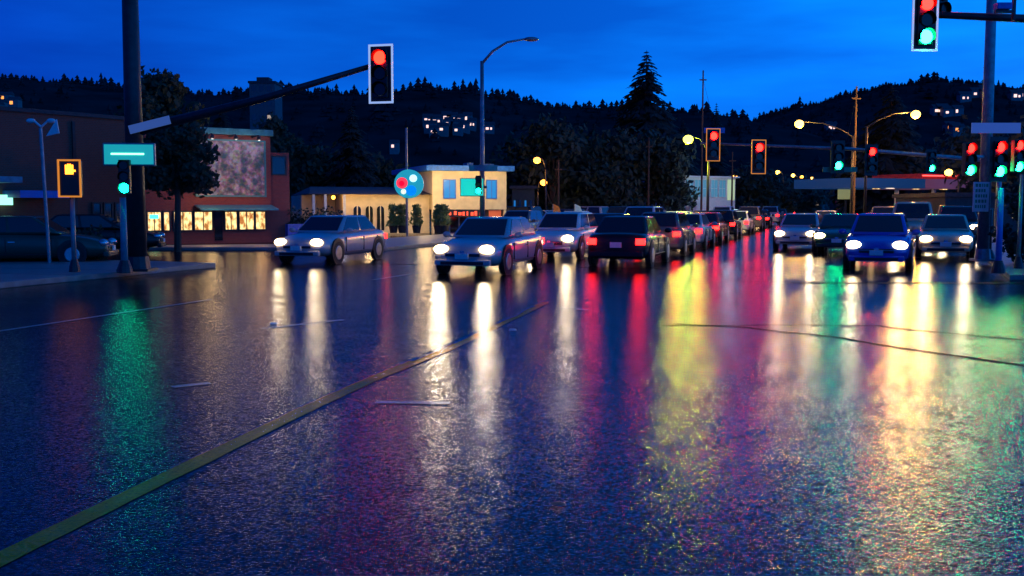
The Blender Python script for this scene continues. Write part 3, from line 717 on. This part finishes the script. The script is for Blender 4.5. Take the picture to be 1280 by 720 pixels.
MB().tube([(0, .1, -.42), (0, .1, -.5)], .05, 8).build('mount', M_DGREY, t)

# right group
ft = base(1229, 30); ft.z = .13
mast('tall steel pole at right between the twin red signals', ft, 10.5, .17, [at(1229, 196, 30), at(1213, 196, 27.4)], .05, M_GREY, group=None)
ft2 = Vector((13.4, 23.9, .13))
sg_ = at(1158, 14, 22.6)
mast('signal mast outside the right edge whose arm holds the nearest signal', ft2, 7.3, .2, [(13.4, 23.9, hz(14, 22.6)), (sg_.x+.2, 22.9, hz(15, 22.6))], [.11, .07])
t = signal('nearest signal at top right with red and green both lit', at(1158, 25, 22.6), R(4), ('r', 'g'), 1.0, M_RETRO)
t = signal('second red lit signal close behind the nearest one at top right', at(1179, -6, 23.6), R(24), ('r',), .9, None, False)
t = thing('arm_camera', 'small detector box clamped on the arm at top right', 'camera', at(1253, 14, 22.9), 0)
MB().b2(-.16, .16, -.12, .12, .03, .17).build('case', M_BLUEROOF, t, bevel=.02); MB().b2(.22, .27, -.05, .05, -.2, .25).b2(-.16, .27, -.04, .04, -.04, .02).build('bracket', M_DGREY, t)
for px, Y, z_, lb, ss in ((1213, 27, 199, 'signal left of the steel pole with red over green lit', .8), (1250, 24.4, 199, 'signal on the slim blue post with red over green lit', .8), (1274, 26, 195, 'signal at the right edge with red over green lit', .75)):
    signal(lb, at(px, z_, Y), R(12), ('r', 'g'), ss, None, px == 1250)
slim('slim blue post at right carrying a red and green signal', 1249, 24.5, 235, .075, M_SIGNB, z0=0.13)
slim('thin post behind the steel pole carrying the right edge signal', 1274, 26.4, 218, .05, M_GREY)
t = tag(MB().b2(-.62, .62, -.02, .02, -.13, .13).build('street_sign', mat('blue_plate_lit', (.08,.18,.5), .4, emit=.15, ecol=(.12,.3,.9))), 'long pale blue street name plate above the twin red signals', 'sign'); t.location = at(1245, 160, 26.6)
p = at(1226, 246, 29.7)
t = thing('notice_sign', 'white notice sign with worn green lines on the steel pole', 'sign', p, R(8))
MB().b2(-.24, .24, -.02, .01, -.42, .42).build('plate', M_SIGNW, t)
random.seed(2); mb = MB()
for r_ in range(5):
    x = -.18
    while x < .15: w_ = random.uniform(.03, .07); mb.b2(x, x+w_, -.026, -.021, .28-.15*r_, .37-.15*r_); x += w_+.03
mb.build('lines', M_SIGNG, t)
slim('dark twin posts beside the steel pole under the notice sign', 1236, 30.6, 262, .09, M_DGREY)
# far mast arm
YA = 55
ft = base(1246, YA)
arm_l, arm_r = at(876, 179, YA), at(1240, 201, YA)
mast('long grey mast arm crossing above the far side of the junction', ft, hz(196, YA)+.6, .16, [arm_r, at(1060, 186, YA), arm_l], [.11,.09,.055], M_GREY)
FARS = [(892, 181, 'r', 1.0, M_RETROY, 'leftmost red signal on the far mast arm'), (949, 196, 'r', 1.05, M_RETROY, 'larger red signal hanging second from left on the far mast arm'),
        (1048, 196, 'g', 1.0, None, 'green signal over the middle of the far mast arm'), (1090, 200, 'r', .95, None, 'red signal right of the far green one'), (1165, 202, 'g', .75, None, 'small green signal near the right end of the far mast arm')]
for px, py, c, s, br, lb in FARS:
    signal(lb, at(px, py, YA-.6), R(8), (c,), s*1.3, br, red=E_REDX)
p = at(893, 163, YA)
t = tag(MB().b2(-.55, .55, -.02, .02, -.14, .14).build('street_sign', M_SIGNB), 'blue plate above the leftmost far red signal', 'sign'); t.location = p
t = tag(MB().b2(-.9, .9, -.02, .02, -.13, .13).build('street_sign', M_SIGNG), 'wide green name plate below the far green signal', 'sign'); t.location = at(1050, 212, YA-.3)
# signal on lamp pole by the cream building
t = signal('green signal before the cream building on the grey lamp pole', at(598, 231, 43.3), R(-10), ('g',), .72, border=None, plate=False, grn=E_GRNS)
lamp(t, (0, -.35, -.3), 9, (.05, 1, .5), 'POINT', .1)
t = tag(MB().b2(-.6, .6, -.02, .02, -.12, .12).build('street_sign', M_TEALP), 'teal name plate above the green signal on the lamp pole', 'sign'); t.location = at(604, 210, 43.6)

t = thing('backplate_glow', 'backplate painted with teal signal glow on the lamp pole before the cream building', 'sign', at(590, 234, 43.75), 0)  # emissive board painting the green signal's glow on its backplate
MB().b2(-.50, .50, 0, .10, -.38, .38).build('case', M_GREY, t, bevel=.02); MB().b2(-.47, .47, -.012, -.002, -.35, .35).build('lit_face', E('teal_backplate_glow', (.01, .50, .40), .9), t); MB().b2(.5, .62, .02, .08, -.05, .05).build('bracket', M_DGREY, t)
def street_lamp(label, px, Y, top, reach, em, power=0, color=(1, .6, .2), r=.10, group='street lamps', lit=True, down=.0, yoff=0):
    f = base(px, Y); f.z = 0; zt = hz(top, Y)
    t = thing('street_lamp', label, 'street lamp', f, 0, group)
    MB().tube([(0,0,0),(0,0,zt-.9)], [r, r*.65], 10).build('pole', M_DGREY if lit else M_GREY, t, smooth=True)
    MB().tube([(0,0,zt-1.0), (reach*.25,yoff*.25,zt-.5), (reach*.6,yoff*.6,zt-.12), (reach,yoff,zt)], [r*.5,r*.45,r*.4,r*.35], 8).build('arm', M_DGREY if lit else M_GREY, t, smooth=True)
    s = 1 if reach > 0 else -1
    hd = MB().ball((reach+s*.3, yoff, zt), .32, sc=(1, .45, .3)).build('lamp_head', M_GREY, t, smooth=True)
    if lit:
        MB().ball((reach+s*.32, yoff-.05, zt-.16), .30, sc=(1, .9, .85)).build('lens', em, hd, smooth=True)
        if power: lamp(hd, (reach+s*.3, yoff-.1, zt-.45), power, color, 'POINT', .18)
    return t
street_lamp('unlit grey street lamp curving over the road before the cream building', 603, 44, 49, 1.75, None, lit=False, r=.12)
street_lamp('yellow green lamp left of the red signals', 884, 62, 171, -.9, E_LAMPG, 1150, (.75, .9, .04))
street_lamp('warm lamp high over the far mast arm', 1063, 68, 152, -3.2, E_LAMPY, 900, (1, .5, .08))
street_lamp('bright yellow lamp below the round hill', 1080, 66, 140, 2.7, E_LAMPY, 5500, (1, .40, .05))
street_lamp('orange lamp among the trees right of the cream building', 682, 86, 198, -.4, E_LAMPO, 110, (1, .42, .05), group=None)
street_lamp('small orange lamp below the brighter one among the trees', 672, 92, 226, .2, E_LAMPO, 30, (1, .5, .1), group=None)
for k, (px, py, Y) in enumerate([(920, 219, 130), (972, 214, 140), (990, 218, 165), (1000, 220, 190), (1012, 222, 215), (1021, 226, 240), (933, 229, 150), (826, 264, 90), (1190, 213, 80)]):
    street_lamp('far street lamp, number %d in order from left to right' % (1+sorted([920,972,990,1000,1012,1021,933,826,1190]).index(px)), px+6, Y, py, -.5, E_LAMPY if k % 3 else E_LAMPO, 60 if k < 3 else 0, (1, .6, .12), group='small far street lamps')
# twin lamp post at far left
f = base(61, 29); f.z = .13
t = thing('street_lamp', 'slim twin headed lamp post before the brick hall', 'street lamp', f, 0)
MB().tube([(0,0,0),(-.12,0,hz(160,29)-.13)], .05, 8).build('pole', M_GREY, t)
for s in (-1, 1):
    hd = MB().tube([(-.1,0,hz(160,29)-.1),(-.1+s*.22,0,hz(150,29)-.13)], .03, 6).ball((-.1+s*.28,0,hz(150,29)-.15), .13, sc=(1,.6,.5)).build('lamp_head', M_SIGNW, t)
t = tag(MB().add([(-.16,-.02,-.2),(.2,-.02,-.12),(.14,-.02,.26),(-.16,.02,-.2),(.2,.02,-.12),(.14,.02,.26)], [(0,1,2),(3,5,4),(0,3,4,1),(1,4,5,2),(2,5,3,0)]).build('warning_sign', M_SIGNW), 'small white triangular plate hanging on the twin lamp post', 'sign'); t.location = at(65, 161, 28.9)
# utility poles and wires
UP = []
for k, (px, Y, top, lb) in enumerate([(876, 90, 88, 'tall thin wooden pole rising right of the tallest conifer'), (698, 88, 200, 'thin pole right of the orange lamp'), (810, 95, 172, 'thin pole before the dark trees'),
                                      (1066, 70, 108, 'thin tall pole left of the broad conifer'), (914, 95, 190, 'thin pole between the two red signals'), (1045, 150, 190, 'short far pole under the green signal')]):
    t = thing('utility_pole', lb, 'pole', base(px, Y), 0, 'thin utility poles')
    zt = hz(top, Y); MB().tube([(0,0,0),(0,0,zt)], [.10,.06], 8).build('pole', M_BARK, t); MB().b2(-.3, .3, -.05, .05, zt-.85, zt-.75).build('crossarm', M_BARK, t); UP.append(Vector((base(px,Y).x, Y, zt-.7)))
for k, (i, j, lb) in enumerate([(0, 4, 'wire strung from the tallest pole to the pole between the red signals'), (3, 5, 'wire strung from the pole left of the conifer to the short far pole'), (1, 2, 'wire strung between the two thin poles before the trees')]):
    a, b = UP[i], UP[j]; tag(MB().tube([a.lerp(b, q/8) - Vector((0,0,1.2*math.sin(math.pi*q/8))) for q in range(9)], .012, 4).build('wire', M_BLACK), lb, 'wire', 'overhead wires')
# feather banners, orange and white, small things along the lot
for px, Y, top, m, lb in ((691, 62, 255, M_ORANGE, 'orange feather banner beside the parked cars'), (718, 64, 255, M_SIGNW, 'white feather banner beside the parked cars')):
    t = thing('feather_banner', lb, 'banner', base(px, Y), 0, 'feather banners')
    zt = hz(top, Y); MB().tube([(0,0,0),(0,0,zt)], .03, 6).build('pole', M_GREY, t)
    vs = [(0.03,0,.5),(.45,0,.6),(.5,.03,zt*.7),(.35,.02,zt*.92),(.03,0,zt)]
    MB().add(vs+[(x,y+.03,z) for x,y,z in vs], [(0,1,2,3,4),(9,8,7,6,5)]+[(i,(i+1)%5,5+(i+1)%5,5+i) for i in range(5)]).build('flag', m, t)
    if m is M_ORANGE: MB().b2(.12, .32, -.03, -.01, zt*.55, zt*.75).build('emblem', M_SIGNW, t)
# small roadside shrubs
for k, (px, Y, lb) in enumerate([(60, 31, 'low hedge shrub before the brick hall'), (110, 31.5, 'low shrub right of the walk signal'), (1010, 60, 'rounded shrub at the left of the waiting cars'), (1035, 48, 'dark hedge shrub between silver car and blue car'), (20, 31, 'low shrub at the left edge')]):
    leafy(base(px, Y), 1.0, .8, lb, 'low roadside shrubs', seed=k+200, n=900, leaf=.07, trunk=.05)

# ------------------------------------------------------------------ cars
PAINT = {}
def paint(nm, c, rough=.25, metal=.3):
    return mat('car_paint_'+nm, c, rough, metal, noise_amt=.05)
def loft(mb, st, sec):
    n = len(sec(*st[0])); vs = []
    for s in st: vs += sec(*s)
    fs = [(i*n+k, i*n+(k+1)%n, (i+1)*n+(k+1)%n, (i+1)*n+k) for i in range(len(st)-1) for k in range(n)]
    fs += [tuple(range(n))[::-1], tuple((len(st)-1)*n+k for k in range(n))]
    return mb.add(vs, fs)
STY = {  # length, half width, bonnet height, deck height, roof height, cabin y: rear base, rear top, front top, front base
    'sedan': (4.6, .89, .92, .98, 1.42, -1.75, -1.10, .30, 1.10), 'hatch': (4.1, .87, .95, 1.02, 1.50, -1.95, -1.55, .35, 1.15),
    'suv': (4.7, .94, 1.08, 1.12, 1.70, -2.22, -1.95, .35, 1.10), 'van': (4.9, .97, 1.12, 1.15, 1.88, -2.38, -2.2, .75, 1.5), 'pickup': (5.3, .96, 1.10, 1.10, 1.80, -.75, -.55, .55, 1.20)}
def make_car(style, pcol, head, tail, label, group, simple=False):
    Ln, hw, hb, hd, hr, c0, c1, c2, c3 = STY[style]; P = paint(*pcol)
    t = thing({'pickup': 'pickup_truck', 'van': 'passenger_van', 'suv': 'sport_utility_car'}.get(style, 'parked_car' if 'parked' in label else 'passenger_car'), label, 'pickup' if style == 'pickup' else 'van' if style == 'van' else 'car', (0,0,0), 0, group)
    h = Ln/2
    def sec(y, w, zb, zt):
        s = [(0, zb), (w*.86, zb), (w*.97, zb+.10), (w, zb+(zt-zb)*.5), (w*.97, zt-.10), (w*.88, zt-.01), (0, zt+.02)]
        return [(x, y, z) for x, z in s] + [(-x, y, z) for x, z in s[-2:0:-1]]
    st = [(-h, hw*.84, .36, hd-.16), (-h+.07, hw*.92, .27, hd-.03), (-h+.5, hw*.99, .22, hd), (c0, hw, .20, hd), (-.3, hw, .20, (hd+hb)/2), (c3, hw, .20, hb), (h-.75, hw*.98, .21, hb-.05), (h-.25, hw*.93, .24, hb-.15), (h-.03, hw*.82, .32, hb-.28), (h, hw*.74, .40, hb-.36)]
    body = loft(MB(), st, sec).build('body', P, t, smooth=True, sub=1)
    for p_ in body.data.polygons:
        if len(p_.vertices) > 5: p_.use_smooth = False
    # cabin
    wb, wt = hw*.88, hw*.70; zb = min(hb, hd) - .02
    B = [Vector(v) for v in ((-wb, c0, zb), (wb, c0, zb), (wb, c3, zb), (-wb, c3, zb))]
    T = [Vector(v) for v in ((-wt, c1, hr), (wt, c1, hr), (wt, c2, hr), (-wt, c2, hr))]
    cab = MB().add(B+T, [(0,3,2,1),(4,5,6,7),(0,1,5,4),(1,2,6,5),(2,3,7,6),(3,0,4,7)]).build('cabin', P, t, bevel=.10, smooth=True)
    def pane(q, name, i0=.07, i1=.93, j0=.14, j1=.90):
        a, b, c, d = q
        pt = lambda u, v: (a.lerp(b, u)).lerp(d.lerp(c, u), v)
        r = [pt(i0, j0), pt(i1, j0), pt(i1, j1), pt(i0, j1)]
        nn = (r[1]-r[0]).cross(r[3]-r[0]).normalized(); ce = sum(r, Vector())/4
        if nn.dot(ce - Vector((0, (c1+c2)/2, (zb+hr)/2))) < 0: nn = -nn
        MB().add([p-nn*.01 for p in r]+[p+nn*.008 for p in r], [(0,1,2,3),(4,7,6,5)]+[(k,(k+1)%4,4+(k+1)%4,4+k) for k in range(4)]).build(name, M_GLASS, t)
    pane((B[2], B[3], T[3], T[2]), 'windshield'); pane((B[0], B[1], T[1], T[0]), 'rear_window')
    for (q, nm) in (((B[1], B[2], T[2], T[1]), 'side_window'), ((B[3], B[0], T[0], T[3]), 'side_window')):
        pane(q, nm, .06, .49); pane(q, nm, .53, .94)
    # wheels
    for sx in (-1, 1):
        for wy in (-h+.85, h-.9):
            x0 = sx*(hw-.16); x1 = sx*(hw+.012)
            w = MB().tube([(x0, wy, .33), (x1, wy, .33)], .33, 20).build('wheel', M_TYRE, t)
            MB().tube([(x1, wy, .33), (x1+sx*.012, wy, .33)], [.21, .19], 14).build('rim', M_RIM, w)
            MB().tube([(sx*(hw-.05), wy, .36), (sx*(hw+.004), wy, .36)], .40, 20).build('wheel_arch', M_BLACK, t)
    mb = MB().b2(-hw*.50, hw*.50, h-.03, h+.02, .48, hb-.36)
    mb.build('grille', M_BLACK, t)
    MB().b2(-hw*.80, hw*.80, h-.10, h+.06, .26, .40).build('front_bumper', P, t, bevel=.03)
    MB().b2(-hw*.86, hw*.86, -h-.06, -h+.12, .30, .46).build('rear_bumper', P, t, bevel=.03)
    MB().b2(-.16, .16, -h-.03, -h+.05, .56, .71).build('license_plate', M_SIGNW, t)
    for sx in (-1, 1):
        zh = hb-.27
        MB().ball((sx*hw*.66, h-.10, zh), .17, sc=(1.15, .85, .68)).build('headlight', E_HEAD if head else M_CHROME, t, smooth=True)
        MB().b2(sx*hw*.62, sx*hw*.91, -h-.015, -h+.12, hd-.34, hd-.17).build('taillight', E_TAIL if tail else mat('unlit_tail_lens', (.25,.01,.01), .2), t, bevel=.02)
        if not simple:
            MB().ball((sx*(hw+.08), c3-.30, hb+.06), .11, sc=(1, .6, .7)).tube([(sx*(hw-.08), c3-.28, hb), (sx*(hw+.06), c3-.28, hb+.04)], .02, 6).build('mirror', P, t, smooth=True)
    MB().b2(-.17, .17, h+.05, h+.085, .42, .55).build('front_plate', M_SIGNW, t)
    MB().b2(-hw*.50, hw*.50, h+.021, h+.032, .545, .56).b2(-.06, .06, h+.021, h+.035, .56, .62).build('grille_trim', M_CHROME, t)
    MB().b2(-hw*.62, hw*.62, h+.045, h+.066, .28, .36).build('lower_intake', M_BLACK, t)
    for sx in (-1, 1):
        mb = MB()
        for yy in (c3-.25, (c0+c3)/2-.05, c0+.35): mb.b2(sx*(hw-.03), sx*(hw+.003), yy-.008, yy+.008, .36, zb-.12)
        mb.b2(sx*(hw-.03), sx*(hw+.004), c0+.3, c3-.25, .33, .345).build('door_seam', M_BLACK, t)
        mb = MB()
        for yy in ((c0+c3)/2+.12, c0+.52): mb.b2(sx*(hw-.02), sx*(hw+.02), yy-.09, yy+.09, zb-.22, zb-.19)
        mb.build('door_handle', M_CHROME, t)
    if style == 'pickup':
        MB().b2(-hw*.86, hw*.86, -h+.10, c0-.06, hb-.03, hb+.03).build('bed_cover', M_BLACK, t)
    return t
COLS = {'silver': (.42,.43,.45), 'white': (.65,.65,.63), 'black': (.01,.01,.012), 'blue': (.012,.07,.48), 'red': (.35,.015,.012), 'beige': (.48,.40,.28), 'dark green': (.015,.07,.05), 'grey': (.12,.125,.13)}
PROTO = {}
NL = {1: 'first', 2: 'second', 3: 'third', 4: 'fourth', 5: 'fifth', 6: 'sixth', 7: 'seventh', 8: 'eighth', 9: 'ninth', 10: 'tenth', 11: 'eleventh', 12: 'twelfth', 13: 'thirteenth', 14: 'fourteenth'}
SN = {'sedan': 'sedan', 'hatch': 'hatchback', 'suv': 'tall wagon', 'van': 'van', 'pickup': 'pickup truck'}
def car(style, c, x, y, rz, label, group, head=True, tail=True):
    key = (style, c, head, tail)
    if key in PROTO: o = copy_tree(PROTO[key])
    else:
        o = make_car(style, (c.replace(' ', '_'), COLS[c]), head, tail, label, group); PROTO[key] = o
    o.location = (x, y, 0); o.rotation_euler = (0, 0, rz)
    o['label'] = label; o['group'] = group
    return o
def beams(o, power, style='sedan', tail=0):
    Ln, hw, hb = STY[style][:3]
    for sx in (-1, 1):
        if power: lamp(o, (sx*hw*.66, Ln/2+.12, hb-.27), power, (1, .82, .55), 'SPOT', .07, (R(84), 0, 0), R(75), 'headlight_beam')
        if tail: lamp(o, (sx*hw*.75, -Ln/2-.12, .78), tail, (1, .02, .015), 'POINT', .08, name='taillight_glow')
A1 = -math.atan(S1)
# outbound cars (tail lamps towards us)
out = [(31.0, 'sedan', 'black'), (37.5, 'hatch', 'grey'), (43.5, 'sedan', 'silver'), (49.5, 'sedan', 'red'), (57, 'hatch', 'black'), (66, 'sedan', 'white'), (76, 'suv', 'grey'), (86, 'sedan', 'black'), (101, 'suv', 'silver'), (119, 'sedan', 'grey'), (141, 'suv', 'black'), (168, 'sedan', 'silver'), (200, 'suv', 'grey')]
for k, (y, s, c) in enumerate(out):
    o = car(s, c, -6.0 + S1*y, y, A1, '%s %s with red tail lights, %s car in the outbound lane' % (c, SN[s], NL[k+1]), 'cars driving away with red tail lights', True, True)
    if k < 4: beams(o, 0, s, (5, 4, 4, 3)[k])
# oncoming cars (head lamps towards us)
inb = [(27.5, 'sedan', 'silver'), (35, 'hatch', 'white'), (42, 'sedan', 'black'), (49, 'suv', 'silver'), (60, 'sedan', 'white'), (72, 'sedan', 'grey'), (85, 'suv', 'white'), (100, 'sedan', 'silver'), (118, 'sedan', 'black'), (140, 'suv', 'grey'), (166, 'sedan', 'white'), (198, 'sedan', 'silver')]
for k, (y, s, c) in enumerate(inb):
    o = car(s, c, -9.0 + S1*y, y, A1+math.pi, '%s %s with bright headlights, %s car in the oncoming lane' % (c, SN[s], NL[k+1]), 'cars coming on with bright headlights', True, True)
    if k < 2: beams(o, (50, 20)[k], s)
# kerbside oncoming lane
kb = [(32.5, 'sedan', 'silver'), (52, 'hatch', 'grey'), (63, 'sedan', 'white'), (76, 'suv', 'black'), (92, 'sedan', 'silver'), (110, 'hatch', 'white')]
for k, (y, s, c) in enumerate(kb):
    o = car(s, c, -15.6 + S1*y, y, A1+math.pi, '%s %s with headlights on, %s car in the lane along the far kerb' % (c, SN[s], NL[k+1]), 'cars in the lane by the far kerb', True, True)
    if k == 0: beams(o, 20, s)
# cars waiting or coming up the right-hand road
A2 = -math.atan(S2)
GR = 'cars facing us on the right hand road'
for (s, c, px, Y, lb, pw) in [('hatch', 'blue', 1100, 29.2, 'bright blue hatchback waiting first at the dark painted shade line', 15), ('sedan', 'beige', 1181, 35.5, 'beige sedan with glaring headlights beside the right pavement', 25), ('van', 'beige', 1140, 44, 'cream van waiting behind the blue hatchback', 30),
                          ('suv', 'black', 1196, 47, 'black tall wagon waiting behind the beige sedan', 30), ('sedan', 'silver', 1002, 42, 'silver sedan coming on alone left of the waiting cars', 20), ('sedan', 'dark green', 1052, 39, 'dark green sedan half hidden behind the blue hatchback', 0),
                          ('sedan', 'white', 1032, 70, 'white sedan far down the right hand road', 0), ('suv', 'grey', 1105, 62, 'grey tall wagon far behind the cream van', 0), ('pickup', 'grey', 1188, 62, 'grey pickup truck far behind the black tall wagon', 0)]:
    p = base(px, Y); o = car(s, c, p.x, Y, A2+math.pi, lb, GR, True, False)
    if pw: beams(o, pw, s)
# parked cars in the lot by the cream building, side on
GP = 'unlit cars parked in a row beyond the far kerb'
for k, (px, Y, s, c) in enumerate([(650, 74, 'suv', 'black'), (680, 77, 'sedan', 'silver'), (712, 81, 'hatch', 'grey'), (738, 86, 'suv', 'silver'), (770, 93, 'sedan', 'white'), (795, 98, 'suv', 'black'), (822, 104, 'sedan', 'silver'), (850, 112, 'sedan', 'grey')]):
    p = base(px, Y); car(s, c, p.x-.5, Y, A1+R(70), '%s %s parked with lights off, %s from the left in the row' % (c, SN[s], NL[k+1]), GP, False, False)
for (s, c, px, Y, rz, lb) in [('sedan', 'dark green', 35, 30.2, R(-80), 'dark green parked sedan before the brick hall at far left'), ('sedan', 'black', 118, 37, R(-78), 'black parked sedan close to the brick hall right of the walk signal')]:
    p = base(px, Y); car(s, c, p.x, Y, rz, lb, None if 0 else 'cars parked by the buildings on the left', False, False)

# ------------------------------------------------------------------ small things on the road
p = gr(698, 632)
t = tag(MB().add([(0,-.045,.012),(.02,0,.02),(.0,.05,.012),(-.022,0,.022),(0,-.045,.006),(.02,0,.012),(.0,.05,.006),(-.022,0,.013)], [(0,1,2,3),(7,6,5,4),(0,4,5,1),(1,5,6,2),(2,6,7,3),(3,7,4,0)]).build('fallen_leaf', mat('brown_leaf', (.30,.12,.06), .6)), 'single brown fallen leaf on the wet asphalt near the camera', 'leaf'); t.location = (p.x, p.y, 0)
t.rotation_euler = (0, 0, R(70))
GM = 'raised lane markers on the asphalt'
for k, (px, py, lb) in enumerate([(342, 405, 'small raised road marker above the dashed white line'), (641, 413, 'small raised road marker beside the end of the yellow line')]):
    p = gr(px, py); mk = tag(MB().add([(-.05,-.05,.004),(.05,-.05,.004),(.05,.05,.004),(-.05,.05,.004),(-.035,-.025,.022),(.035,-.025,.022),(.035,.025,.022),(-.035,.025,.022)], [(0,3,2,1),(4,5,6,7),(0,1,5,4),(1,2,6,5),(2,3,7,6),(3,0,4,7)]).build('road_marker', M_SIGNW), lb, 'marker', GM); mk.location = (p.x, p.y, 0)
